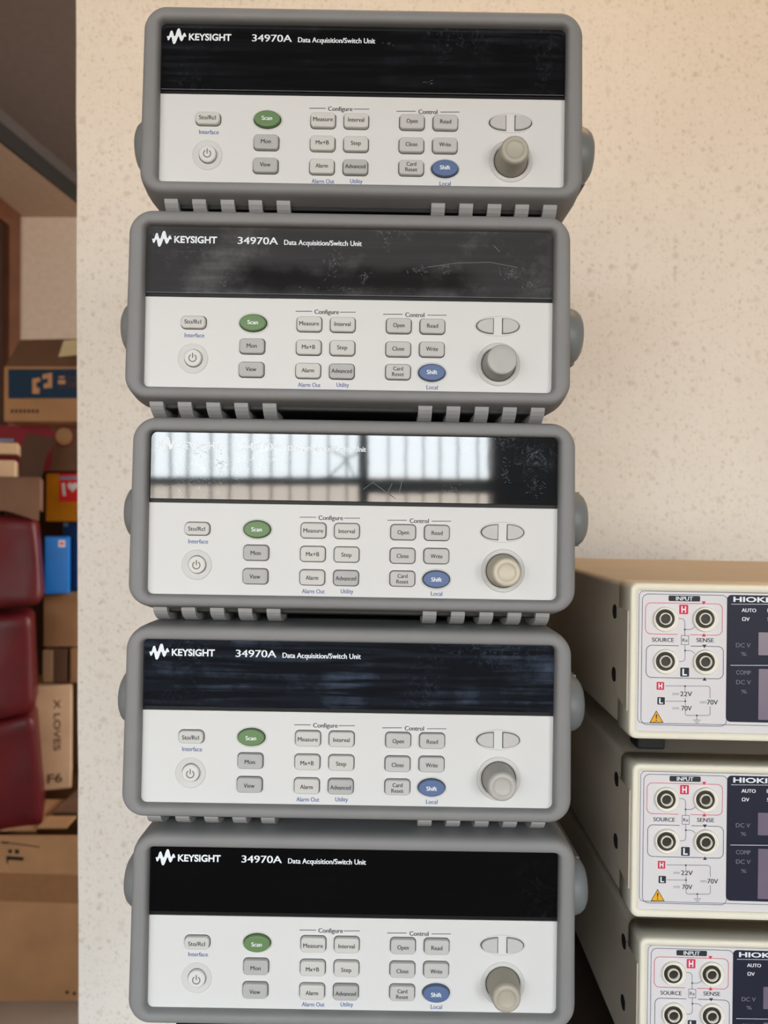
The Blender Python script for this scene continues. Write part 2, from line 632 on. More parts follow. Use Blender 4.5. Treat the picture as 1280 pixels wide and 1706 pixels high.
b = MB(); b.box(LEFT_X - 0.2, RIGHT_X + 0.2, -1.5, FAR_Y + 0.2, -0.08, 0.0, M['floor']); structure(b.build('floor'))
b = MB(); b.box(LEFT_X - 0.2, RIGHT_X + 0.2, -1.5, FAR_Y + 0.2, H_CEIL, H_CEIL + 0.08, M['ceiling']); structure(b.build('ceiling'))

# speckled wall behind the instruments; its left edge leans a hair
b = MB()
e0, _ = at(127, 0, PIL_Y)
e1, _ = at(131, 1706, PIL_Y)
slope = (e1 - e0) / (at(0, 1706, PIL_Y)[1] - at(0, 0, PIL_Y)[1])
zt = at(0, 0, PIL_Y)[1]
xb, xt = e0 + slope * (0 - zt), e0 + slope * (H_CEIL - zt)
n = 40
edge = [(xb + (xt - xb) * k / n + 0.0012 * noise.noise((3.1, 0, k * 0.9)), H_CEIL * k / n) for k in range(n + 1)]
poly = edge + [(RIGHT_X, H_CEIL), (RIGHT_X, 0.0)]
b.prism(poly, 'Y', PIL_Y, PIL_Y + 0.16, M['plaster'])
structure(fix_normals(b.build('wall_back')))

b = MB(); b.box(LEFT_X - 0.2, RIGHT_X, FAR_Y, FAR_Y + 0.1, 0, H_CEIL, M['far_lit']); structure(b.build('wall_far'))
b = MB(); b.box(LEFT_X - 0.1, LEFT_X, -1.3, FAR_Y, 0, H_CEIL, M['room']); structure(b.build('wall_left'))
b = MB()
b.box(RIGHT_X, RIGHT_X + 0.1, -1.3, 1.85, 0, H_CEIL, M['room'])
b.box(RIGHT_X, RIGHT_X + 0.1, 3.05, FAR_Y, 0, H_CEIL, M['room'])
b.box(RIGHT_X, RIGHT_X + 0.1, 1.85, 3.05, 0, 1.15, M['room'])  # opening made for the added back-room fill light
b.box(RIGHT_X, RIGHT_X + 0.1, 1.85, 3.05, 2.35, H_CEIL, M['room'])
structure(b.build('wall_right'))
b = MB()
y0, y1 = WIN_Y - 0.10, WIN_Y
b.box(LEFT_X - 0.1, -1.50, y0, y1, 0, H_CEIL, M['rear'])
b.box(-1.25, WIN[0], y0, y1, 0, H_CEIL, M['rear'])
b.box(-1.50, -1.25, y0, y1, 0, 0.95, M['rear'])  # opening added so extra daylight reaches the back room
b.box(-1.50, -1.25, y0, y1, 2.25, H_CEIL, M['rear'])
b.box(WIN[1], 0.66, y0, y1, 0, H_CEIL, M['rear'])
b.box(1.32, RIGHT_X + 0.1, y0, y1, 0, H_CEIL, M['rear'])
b.box(0.66, 1.32, y0, y1, 0, 0.95, M['rear'])  # second added opening, brightens the right part of the wall
b.box(0.66, 1.32, y0, y1, 1.66, H_CEIL, M['rear'])
b.box(WIN[0], WIN[1], y0, y1, 0, WIN[2], M['rear'])
b.box(WIN[0], WIN[1], y0, y1, WIN[3], H_CEIL, M['rear'])
structure(b.build('wall_rear'))

# barred window behind the camera (seen mirrored in the third unit)
b = MB()
K = 0.2925e-3 * (0.38 + 1.2) / 0.38 * 1.0 + 0.0
KX = 0.2925e-3 * (0.38 - WIN_Y + 0.38) / 0.38


def wx(px):
    return (px - 640) * KX


def wz(py):
    return CAM_H + (866 - py) * KX


t = 0.02
b.box(WIN[0], WIN[0] + t, y0, y1, WIN[2], WIN[3], M['bar'])
b.box(WIN[1] - t, WIN[1], y0, y1, WIN[2], WIN[3], M['wood'])
b.box(WIN[0], WIN[1], y0, y1, WIN[2], WIN[2] + t, M['bar'])
b.box(WIN[0], WIN[1], y0, y1, WIN[3] - t, WIN[3], M['bar'])
b.box(wx(597), wx(613), y0, y1, WIN[2], WIN[3], M['bar'])
b.box(WIN[0], wx(600), y0 + 0.02, y1 - 0.02, wz(807), wz(794), M['bar'])
b.box(wx(600), WIN[1], y0 + 0.02, y1 - 0.02, wz(821), wz(797), M['bar'])
structure(b.build('window_1'))
b = MB()
for px in (123, 156, 190, 223, 256, 288, 329, 363, 400, 437, 471, 505, 540, 573, 648, 679, 711, 741, 773, 808):
    w = 0.0045
    if wx(px) > WIN[0] + 0.02:
        b.box(wx(px) - w / 2, wx(px) + w / 2, y0 - 0.06, y0 - 0.05, WIN[2] - 0.05, WIN[3] + 0.05, M['bar'])
for (ax, ay), (bx, by) in (((540, 735), (573, 758)), ((573, 758), (602, 740)), ((573, 758), (542, 790)), ((573, 758), (588, 790))):
    p, q = Vector((wx(ax), 0, wz(ay))), Vector((wx(bx), 0, wz(by)))
    d = (q - p); nrm = Vector((-d.z, 0, d.x)).normalized() * 0.002
    pts = [(p + nrm), (q + nrm), (q - nrm), (p - nrm)]
    b.prism([(v.x, v.z) for v in pts], 'Y', y0 - 0.05, y0 - 0.04, M['bar'])
grille = b.build('trim_1'); structure(grille)

# bulkhead over the left side of the back room, with its dark band
soffit_z = at(90, 362, FAR_Y)[1]


def edge_x(y, off=0.0):
    return -1.347 + (y - 2.737) * 0.1192 + off


YB = 0.75
b = MB()
b.prism([(LEFT_X, YB), (edge_x(YB), YB), (edge_x(FAR_Y), FAR_Y), (LEFT_X, FAR_Y)], 'Z', soffit_z, H_CEIL, M['room'])
structure(fix_normals(b.build('trim_2')))
b = MB()
b.prism([(edge_x(YB), YB), (edge_x(YB, 0.012), YB), (edge_x(FAR_Y, 0.012), FAR_Y), (edge_x(FAR_Y), FAR_Y)], 'Z', soffit_z, soffit_z + 0.066, M['trim_dark'])
structure(fix_normals(b.build('trim_3')))
b = MB()
b.prism([(edge_x(YB), YB), (edge_x(YB, 0.006), YB), (edge_x(FAR_Y, 0.006), FAR_Y), (edge_x(FAR_Y), FAR_Y)], 'Z', soffit_z + 0.066, H_CEIL, M['trim_grey'])
structure(fix_normals(b.build('trim_4')))

# dark wooden door in the left wall
dz = at(58, 362, 3.36)[1]
b = MB()
b.box(LEFT_X, LEFT_X + 0.025, 2.45, 2.55, 0, dz - 0.07, M['wood'])
b.box(LEFT_X, LEFT_X + 0.025, 3.27, 3.37, 0, dz - 0.07, M['wood'])
b.box(LEFT_X, LEFT_X + 0.025, 2.45, 3.37, dz - 0.07, dz + 0.02, M['wood'])
b.box(LEFT_X, LEFT_X + 0.008, 2.55, 3.27, 0, dz - 0.07, M['wood_dark'])
structure(b.build('door_1'))

# fixture added out of view for the warm wall wash
lamp = tag(empty('added_wash_lamp', (WASH_LAMP[0], WASH_LAMP[1], H_CEIL)), 'long slim added lamp out of view, warming the wall top', 'lamp')
b = MB()
b.box(-0.58, 0.58, -0.07, 0.07, -0.035, 0.0, M['m_bezel'], 0.008)
b.build('wash_lamp_base', lamp)

# ------------------------------------------------------------------ data acquisition unit
S = 0.2925e-3
ROLL = 0.01635
TH = 0.0165
BASE_V = 319.0


def KM(u, v, y):
    return ((u - 340) * S, y * 0.001, (BASE_V - v) * S)


def k3(x, y):
    """pixel on the third unit -> panel coordinates"""
    return (x - 251) + TH * (y - 717), (y - 717) - TH * (x - 251)


P_BOT = 270.0
P_TOP = 118.0


def key_loops(shape, h, bev, scale_top=1.0):
    """shape(inset) -> outline; rises from y=0 to y=-h (mm) with a rounded rim"""
    L = [(shape(0), 0.0), (shape(0.25), -(h - bev))]
    for k in range(1, 5):
        a = math.pi / 2 * k / 4
        L.append((shape(0.25 + bev / 0.2925 * (1 - math.cos(a))), -(h - bev + bev * math.sin(a))))
    L.append((shape(0.25 + bev / 0.2925 + 0.6), -h - 0.01))
    return L


def make_unit():
    root = empty('data_acquisition_unit', (0, 0, 0))
    # --- grey rubber bumper round the front
    b = MB(KM)
    # (outward fraction, the same for the underside, depth in mm)
    prof = [(0.0, 0.0, 0.4), (0.0, 0.0, -2.4), (0.04, 0.04, -3.6), (0.11, 0.10, -4.5), (0.20, 0.18, -4.9), (0.40, 0.34, -5.1), (0.62, 0.48, -4.9),
            (0.78, 0.58, -4.2), (0.89, 0.66, -2.8), (0.96, 0.72, -0.6), (1.0, 0.79, 2.5), (1.0, 0.96, 9.0), (1.0, 1.0, 14.0), (0.97, 0.97, 30.0), (0.94, 0.94, 44.0)]
    loops = []
    for t, tb, y in prof:
        w = 680 + (743 - 680) * t
        top, bot = -24.5 * t, P_BOT + (299 - P_BOT) * tb
        r = 10 + 30 * t
        pts = rrect(340, (top + bot) / 2, w, bot - top, r, 10)
        # the sides draw in a little towards the top
        out = []
        for u, v in pts:
            k = max(0.0, (110 - v) / 134.0)
            out.append((340 + (u - 340) * (1 - 0.016 * t * k * k), v))
        loops.append((out, y))
    loops.append((rrect(340, 137, 660, 270, 14, 10), 45.0))
    b.loft(loops, M['rubber'], cap=True)
    b.build('front_bumper', root)
    # black base strip behind the feet
    b = MB()
    b.box((12 - 340) * S, (668 - 340) * S, 0.0065, 0.043, (BASE_V - 303) * S, (BASE_V - 290) * S, M['black'], 0.0008)
    b.build('base_strip', root)
    # rear bumper
    b = MB(KM)
    loops = [(rrect(340, 137, 660, 270, 14, 10), 292.0)]
    for t, y in ((0.94, 294), (1.0, 300), (1.0, 325), (0.9, 332), (0.5, 334)):
        w = 680 + 63 * t
        top, bot = -24.5 * t, P_BOT + (296 - P_BOT) * t
        loops.append((rrect(340, (top + bot) / 2, w, bot - top, 36, 10), y))
    b.loft(loops, M['rubber'], cap=True, cap_first=True)
    b.build('rear_bumper', root)
    # --- metal case
    b = MB(KM)
    L = [(rrect(340, 138, 712, 296, 8, 4), 20.0), (rrect(340, 138, 712, 296, 8, 4), 310.0)]
    b.loft(L, M['case'], True, False, True)
    b.build('case', root)
    # --- black backing strip and white front panel with its printing
    b = MB(KM)
    b.loft([(rrect(340, 135, 684, 276, 8, 6), 3.0), (rrect(340, 135, 684, 276, 8, 6), 0.6)], M['black'], True, False, False)
    b.build('panel_backing', root, 'black strip showing between display and panel')
    b = MB(KM)
    # panel outline: square at the top, rounded at the bottom
    def panel_outline(i):
        q = rrect(340, (P_TOP + P_BOT) / 2, 680 - 2 * i, P_BOT - P_TOP - 2 * i, 9, 8)
        tv = P_TOP + i
        return [(u, v) if v > 194 or 15 < u < 665 else ((i if u < 340 else 680 - i), tv if v < tv + 5 else v) for u, v in q]
    b.loft([(panel_outline(0), 0.6), (panel_outline(0), 0.10), (panel_outline(0.7), 0.0)], M['panel'], True, False)
    Y = -0.05
    dk, bl = M['dark_ink'], M['blue_ink']

    def word(s, x, y, w, cap, m, bold=0.0):
        u, v = k3(x, y)
        b.text2(s, u - w / 2, u + w / 2, v + cap / 2, cap, Y, m, 0.5 if bold else 0.3)
    word('Interface', 331, 900, 33, 7.0, bl)
    word('Alarm Out', 522.5, 983, 38, 7.0, bl)
    word('Utility', 578.5, 983, 21, 7.0, bl)
    word('Local', 727.5, 987, 19, 7.0, bl)
    word('Configure', 551.6, 861, 41, 7.2, dk, 0.012)
    word('Control', 698.8, 866, 32, 7.2, dk, 0.012)
    for a, c, yy in ((500, 527, 860), (574, 600, 861.5), (646, 678, 865), (720, 751.6, 866.5)):
        b.stroke([k3(a, yy), k3(c, yy)], 1.1, Y, dk)

    def gap_rr(x, y, w, h, r):
        u, v = k3(x, y)
        b.fill(rrect(u, v, w + 2.4, h + 2.4, r + 1.2), -0.02, M['gap'])

    def gap_el(x, y, a, c, ring=True):
        u, v = k3(x, y)
        if ring:   # raised pale lip round the oval keys
            b.loft([(ellipse(u, v, a + 4.0, c + 4.0), 0.0), (ellipse(u, v, a + 3.0, c + 3.0), -0.25),
                    (ellipse(u, v, a + 1.6, c + 1.6), -0.2), (ellipse(u, v, a + 1.2, c + 1.2), -0.02)], M['lip'], False)
        b.fill(ellipse(u, v, a + 1.2, c + 1.2), -0.03, M['gap'])
    keys = [('Sto/Rcl', 330, 879, 41, 21, 7.5, 'key_light', 28), ('Mon', 427.8, 919, 41, 25, 6, 'key_dark', 17), ('View', 426.6, 958, 41, 25, 6, 'key_dark', 18),
            ('Measure', 523, 882, 41, 25, 6, 'key_light', 33), ('Interval', 578.5, 883, 41, 25, 6, 'key_light', 27),
            ('Mx+B', 522, 921, 41, 25, 6, 'key_light', 22), ('Step', 578, 922, 41, 25, 6, 'key_light', 17),
            ('Alarm', 521, 960, 41, 25, 6, 'key_light', 21), ('Advanced', 577, 961, 41, 25, 6, 'key_dark', 34),
            ('Open', 672, 885, 41, 25, 6, 'key_mid', 19), ('Read', 728, 886, 41, 25, 6, 'key_mid', 18.5),
            ('Close', 671, 924, 41, 25, 6, 'key_mid', 20), ('Write', 727, 924.5, 41, 25, 6, 'key_mid', 20), ('Card|Reset', 670.6, 962, 41, 25, 6, 'key_mid', 20)]
    for k in keys:
        gap_rr(k[1], k[2], k[3], k[4], k[5])
    gap_el(429.4, 880, 22, 14)
    gap_el(727, 963, 22, 14)
    # dished ring round the power key
    pu, pv = k3(328.5, 939)
    b.lathe(pu, pv, [(25.5, 0.0), (24.5, -0.45), (23.2, -0.40), (20.0, -0.12), (16.2, -0.05)], M['lip'], 48, False)
    b.fill(ellipse(pu + 1, pv - 0.5, 15.6, 15.6), -0.04, M['gap'])
    # oval dish round the arrow keys
    au, av = k3(837.2, 885)
    b.loft([(ellipse(au, av, 39, 17.5, 48), 0.0), (ellipse(au, av, 37.8, 16.6, 48), -0.28), (ellipse(au, av, 36.5, 15.6, 48), -0.05)], M['lip'], False)
    # raised collar round the knob
    nu, nv = k3(838, 949)
    b.lathe(nu, nv, [(36.5, 0.0), (35.2, -0.55), (33.2, -0.8), (30.0, -0.65), (28.8, -0.1), (28.6, 0.0)], M['lip'], 56, False)
    b.fill(ellipse(nu, nv, 28.8, 28.8, 56), -0.03, M['gap'])
    b.build('front_panel', root)
    # --- display window with the printed mark and words
    b = MB(KM)

    def disp(i):
        q = rrect(340, 56, 680 - 2 * i, 112 - 2 * i, 9, 8)
        return [(u, v) if v < 56 else ((i if u < 340 else 680 - i), 112 - i) if (u < 9 + i or u > 671 - i) and v > 103 else (u, v) for u, v in q]
    b.loft([(disp(0), 0.8), (disp(0), -0.1), (disp(0.9), -0.3)], M['black'], True, False)
    Y = -0.36
    wk = M['white_ink']
    top = [(148, 226), (166, 226), (178, 222), (193, 168), (203, 152), (213, 148), (223, 155), (232, 180), (246, 226), (260, 222), (283, 145), (294, 124), (308, 117), (321, 124), (330, 145), (345, 205), (358, 222), (374, 183), (387, 174), (397, 190), (412, 224)]
    bot = [(396, 232), (384, 226), (364, 275), (354, 288), (344, 292), (334, 286), (325, 268), (312, 228), (300, 226), (272, 305), (260, 326), (246, 332), (233, 325), (224, 300), (212, 240), (200, 234), (184, 272), (172, 284), (161, 276)]
    b.fill([(x / 8 - 9, y / 8 - 6.6) for x, y in top + bot], Y, wk)
    b.text('KEYSIGHT', 46.6, 118, 28, 11.6, Y, wk, 0.030)
    b.text2('34970A', 152.5, 220, 28, 11.6, Y, wk, 0.7)
    b.text2('Data Acquisition/Switch Unit', 230, 360, 28.3, 8.4, Y, wk, 0.6)
    b.build('display_window', root, 'glossy black display window')
    # --- keys
    def key(name, shape, m, prints, label=None, h=2.1, bev=0.55):
        kb = MB(KM)
        kb.loft(key_loops(shape, h, bev), m, True, True)
        prints(kb, -h - 0.06)
        kb.build(name, root, label)
    for s, x, y, w, h, r, mk, tw in keys:
        u, v = k3(x, y)
        lines = s.split('|')

        def pr(kb, Y, lines=lines, u=u, v=v, tw=tw):
            if len(lines) == 1:
                kb.text2(lines[0], u - tw / 2, u + tw / 2, v + 3.4, 6.8, Y, M['dark_ink'], 0.4)
            else:
                kb.text2(lines[0], u - 8.2, u + 8.2, v - 1.6, 6.4, Y, M['dark_ink'], 0.4)
                kb.text2(lines[1], u - 10, u + 10, v + 7.6, 6.4, Y, M['dark_ink'], 0.4)
        key('button', lambda i, u=u, v=v, w=w, h=h, r=r: rrect(u, v, w - 2 * i, h - 2 * i, r - i * 0.8), M[mk], pr,
            {'key_light': 'pale grey key with dark lettering', 'key_mid': 'grey key with dark lettering', 'key_dark': 'darker grey key with dark lettering'}[mk])
    u, v = k3(429.4, 880)
    key('button', lambda i: ellipse(u, v, 22 - i, 14 - i), M['green'], lambda kb, Y: kb.text2('Scan', u - 8.8, u + 8.8, v + 3.4, 6.8, Y, M['white_ink'], 0.5), 'green oval key with white lettering')
    u2, v2 = k3(727, 963)
    key('button', lambda i: ellipse(u2, v2, 22 - i, 14 - i), M['blue'], lambda kb, Y: kb.text2('Shift', u2 - 8.8, u2 + 8.8, v2 + 3.4, 6.8, Y, M['white_ink'], 0.5), 'blue oval key with white lettering')

    def power_mark(kb, Y):
        cu, cv = pu + 1, pv - 0.5
        arc = [(cu + 6.0 * math.sin(a), cv + 0.8 - 6.0 * math.cos(a)) for a in [math.radians(35 + 290 * k / 28) for k in range(29)]]
        kb.stroke(arc, 1.7, Y, M['olive_ink'])
        kb.stroke([(cu, cv - 7.4), (cu, cv + 0.4)], 1.7, Y, M['olive_ink'])
    key('power_button', lambda i: ellipse(pu + 1, pv - 0.5, 14.6 - i, 14.6 - i, 40), M['panel'], power_mark, 'round white power key with olive power mark', h=1.9, bev=0.7)
    for sgn, x in ((-1, 829.4), (1, 845.2)):
        cu, cv = k3(x, 885)

        def dshape(i, cu=cu, cv=cv, sgn=sgn):
            pts = []
            A, B = 27 - 1.6 * i, 12.4 - i
            for k in range(25):
                a = -math.pi / 2 + math.pi * k / 24
                pts.append((cu + sgn * (i + (A - i) * math.cos(a) ** 0.9 if math.cos(a) > 1e-6 else i), cv + B * math.sin(a)))
            return pts
        kb = MB(KM)
        kb.fill(dshape(-1.0), -0.04, M['gap'])
        kb.loft(key_loops(dshape, 1.2, 0.4), M['key_mid'], True, True)
        kb.build('arrow_button', root)
    # --- rotary knob
    kb = MB(KM)
    L = 12.6
    kb.lathe(nu, nv, [(27.4, 0.0), (27.0, -1.2), (25.6, -5.0), (24.2, -9.0), (23.4, -10.6)], M['knob_side'], 56, False)
    kb.lathe(nu, nv, [(23.4, -10.6), (23.2, -11.2), (22.4, -11.9), (21.0, -12.4), (19.6, -L), (16.2, -L), (15.2, -12.5), (14.4, -12.2),
                      (11.5, -11.8), (6.0, -11.6), (0.5, -11.55)], M['knob'], 56, True)
    kb.build('knob', root)
    # --- feet under the bumper
    for u0 in (8, 55, 103, 150, 197.5, 459, 506.5, 554, 601, 648):
        kb = MB()
        x0, x1 = (u0 - 340) * S, (u0 + 23 - 340) * S
        zt, y0 = (BASE_V - 288) * S, 0.0025
        zz = lambda v: (BASE_V - v) * S
        prof = [(0.0018, zz(286)), (0.0020, zz(293)), (0.0026, zz(299)), (0.0042, zz(305)), (0.0066, zz(310.5)), (0.0096, zz(315)), (0.0130, zz(318)), (0.0165, 0.0), (0.028, 0.0), (0.0295, zz(316)), (0.0295, zz(290))]
        kb.prism(prof, 'X', x0, x1, M['foot'])
        fix_normals(kb.build('foot', root))
    for u0 in (40, 560):
        kb = MB()
        kb.box((u0 - 340) * S, (u0 + 80 - 340) * S, 0.302, 0.322, 0.0, (BASE_V - 288) * S, M['foot'], 0.001)
        kb.build('foot', root)
    # --- carrying handle with its pivot caps
    zc = (BASE_V - 134) * S
    hb = MB()
    for sgn in (-1, 1):
        hb.prism([(0.050, zc - 0.0150), (0.050, zc + 0.0150), (0.30, zc + 0.014), (0.30, zc - 0.014)], 'X', sgn * 0.1185, sgn * 0.1225, M['handle'])
        hb.prism([(0.30, zc - 0.014), (0.30, zc + 0.014), (0.352, zc + 0.014), (0.352, zc - 0.014)], 'X', sgn * 0.1185, sgn * 0.1225, M['handle'])
    hb.box(-0.1225, 0.1225, 0.345, 0.352, zc - 0.014, zc + 0.014, M['handle'])
    hd = fix_normals(hb.build('carrying_handle', root))
    for sgn in (-1, 1):
        hb = MB(lambda a, c, y, sgn=sgn: (sgn * y, 0.050 + a, zc + c))
        R = 0.0156
        hb.lathe(0, 0, [(R, 0.104), (R, 0.1165), (R * 0.985, 0.1190), (R * 0.93, 0.1215), (R * 0.82, 0.1236), (R * 0.66, 0.1250), (R * 0.4, 0.1257), (R * 0.15, 0.1259)], M['handle'], 44, True)
        fix_normals(hb.build('pivot_cap', hd))
    return root


def copy_tree(o, parent=None):
    c = o.copy()
    COL.objects.link(c)
    if parent is not None:
        c.parent = parent
    for ch in list(o.children):
        copy_tree(ch, c)
    return c


FIT = [(-0.01394, 0.38137), (-0.01882, 0.37989), (-0.01508, 0.37981), (-0.01590, 0.37877), (-0.01188, 0.38205)]
Z0, DZ = 0.202966, 343.54 * S


def tilt(x, y, z):
    """point of the slightly leaning bench frame (z from the lens) -> world"""
    c, s = math.cos(ROLL), math.sin(ROLL)
    return Vector((x * c + z * s, y, CAM_H - x * s + z * c))


UNIT_LABELS = [
    'white and grey data acquisition unit on top of the stack of five',
    'data acquisition unit, second from the top, with a dusty smeared grey display',
    'middle data acquisition unit whose display mirrors a bright barred window',
    'data acquisition unit, second from the bottom, with a bluish streaked dark display',
    'lowest data acquisition unit of the stack, with a clean deep black display']
GLASS = [acrylic('display_faint_smears', 0.012, (110, 120, 135), 0.26, 0.3, 0.0, 0.10),
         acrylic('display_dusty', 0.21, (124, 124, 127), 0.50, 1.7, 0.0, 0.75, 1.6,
                 reflect_band=((165 - 340) * S, (560 - 340) * S, (BASE_V - 90) * S, (BASE_V - 52) * S)),
         acrylic('display_scuffed', 0.03, (130, 140, 150), 0.10, 2.9, 0.000010, 0.40),
         acrylic('display_streaked', 0.03, (104, 120, 146), 0.85, 4.1, 0.0, 0.12),
         acrylic('display_clean', 0.0, (110, 110, 110), 0.02, 5.3, 0.0, 0.03)]
proto = make_unit()
FITTED = []
KCOL = [(170, 166, 154), (172, 171, 169), (196, 188, 170), (178, 176, 172), (172, 166, 152)]
KNOBS = [(plain('knob_side_plastic', tuple(int(c * 0.93) for c in kc), 0.5, 0.35, var=0.03, vscale=90), plain('knob_plastic', kc, 0.42, 0.4, var=0.04, vscale=120)) for kc in KCOL]
# the second unit carries a knob with a plain flat end
kb = MB(KM)
ku, kv = k3(838, 949)
kb.lathe(ku, kv, [(27.4, 0.0), (27.0, -1.2), (25.8, -5.0), (25.0, -9.0), (24.6, -11.0)], M['knob_side'], 56, False)
kb.lathe(ku, kv, [(24.6, -11.0), (24.4, -11.8), (23.6, -12.4), (22.4, -12.6), (15.0, -12.68), (6.0, -12.7), (0.5, -12.7)], M['knob'], 56, True)
tmp = kb.build('knob')
plain_knob = tmp.data
bpy.data.objects.remove(tmp)
for i, (x, y) in enumerate(FIT):
    u = proto if i == 0 else copy_tree(proto)
    FITTED.append(u)
    u.location = tilt(x, y, Z0 - i * DZ - (BASE_V - 134) * S)
    u.rotation_euler = (0, ROLL, 0)
    tag(u, UNIT_LABELS[i], 'measuring instrument', 'stacked data acquisition units')
    for ch in u.children:
        if ch.name.startswith('knob'):
            if i == 1:
                ch.data = plain_knob
            for k, sl in enumerate(ch.material_slots):
                sl.link = 'OBJECT'
                sl.material = KNOBS[i][k]
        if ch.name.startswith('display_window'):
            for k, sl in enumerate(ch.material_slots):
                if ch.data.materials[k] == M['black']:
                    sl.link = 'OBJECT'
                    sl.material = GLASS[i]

# scratch marks on the upper three displays, with painted edge highlights on two
M['scuff_glint'] = plain('scuff_and_glint', (112, 118, 124), 0.7, 0.2, var=0)


def scuffs_and_glints(i, lines, clusters, seed):
    rnd = random.Random(seed)
    ks = sorted(FITTED[i].children, key=lambda o: o.name)
    disp = [c for c in ks if c.name.startswith('display_window')][0]
    b = MB(KM)
    for pts in lines:
        b.stroke(pts, 0.8, -0.40, M['scuff_glint'])
    for cu, cv, ru, rv, n, ln in clusters:
        for _ in range(n):
            u, v = cu + rnd.gauss(0, ru * 0.5), cv + rnd.gauss(0, rv * 0.5)
            if not (4 < u < 676 and 4 < v < 108):
                continue
            a = rnd.uniform(-0.9, 0.9) + (math.pi / 2 if rnd.random() < 0.4 else 0)
            l = rnd.uniform(0.3, 1.0) * ln
            m = (u + l * 0.5 * math.cos(a + 0.3), v + l * 0.5 * math.sin(a + 0.3))
            b.stroke([(u, v), m, (u + l * math.cos(a), v + l * math.sin(a))], rnd.uniform(0.18, 0.45), -0.40, M['scuff_glint'])
    b.build('scratches_and_glint', disp, 'pale scratch marks on the glass, upper two with a painted edge highlight')


scuffs_and_glints(0, [[(2, 110.8), (678, 110.8)]], [(380, 28, 16, 3, 7, 3), (452, 92, 8, 4, 14, 3)], 1)  # the long line paints a highlight along the display's lower edge
scuffs_and_glints(1, [[(2, 110.8), (678, 110.8)], [(470, 62), (520, 54), (575, 52), (620, 60)], [(580, 24), (590, 34)]],  # first line is again the painted edge highlight
       [(312, 55, 12, 26, 46, 6), (270, 28, 20, 4, 16, 6), (365, 80, 9, 10, 24, 5), (400, 22, 6, 12, 16, 6), (455, 66, 16, 8, 34, 6), (500, 62, 12, 8, 20, 7),
        (606, 70, 14, 10, 44, 7), (640, 88, 14, 8, 30, 6), (130, 88, 6, 14, 18, 5), (70, 44, 26, 8, 14, 6), (30, 16, 40, 4, 14, 10), (340, 100, 120, 5, 30, 4)], 2)
scuffs_and_glints(2, [[(372, 79), (411, 106)], [(356, 91), (373, 78)], [(404, 80), (397, 96), (408, 104)], [(420, 78), (416, 96)]],
       [(120, 55, 10, 18, 26, 4), (500, 88, 14, 8, 22, 4), (592, 60, 8, 22, 26, 5), (640, 30, 20, 10, 30, 7), (640, 80, 22, 16, 34, 5), (85, 30, 40, 10, 12, 8)], 3)

# ------------------------------------------------------------------ battery meters
S2 = 0.3077e-3


def HM(p, q, y):
    return (p * S2, y * 0.001, (MB_BASE - q) * S2)


MB_BASE = 260.0 + 47.3      # feet stand at q = 307.3
MW = 700.0


def z3(zx, zy):
    p, q = zx / 3.765 - 111.6, zy / 3.765 - 71.0
    return p + TH * q, q - TH * p


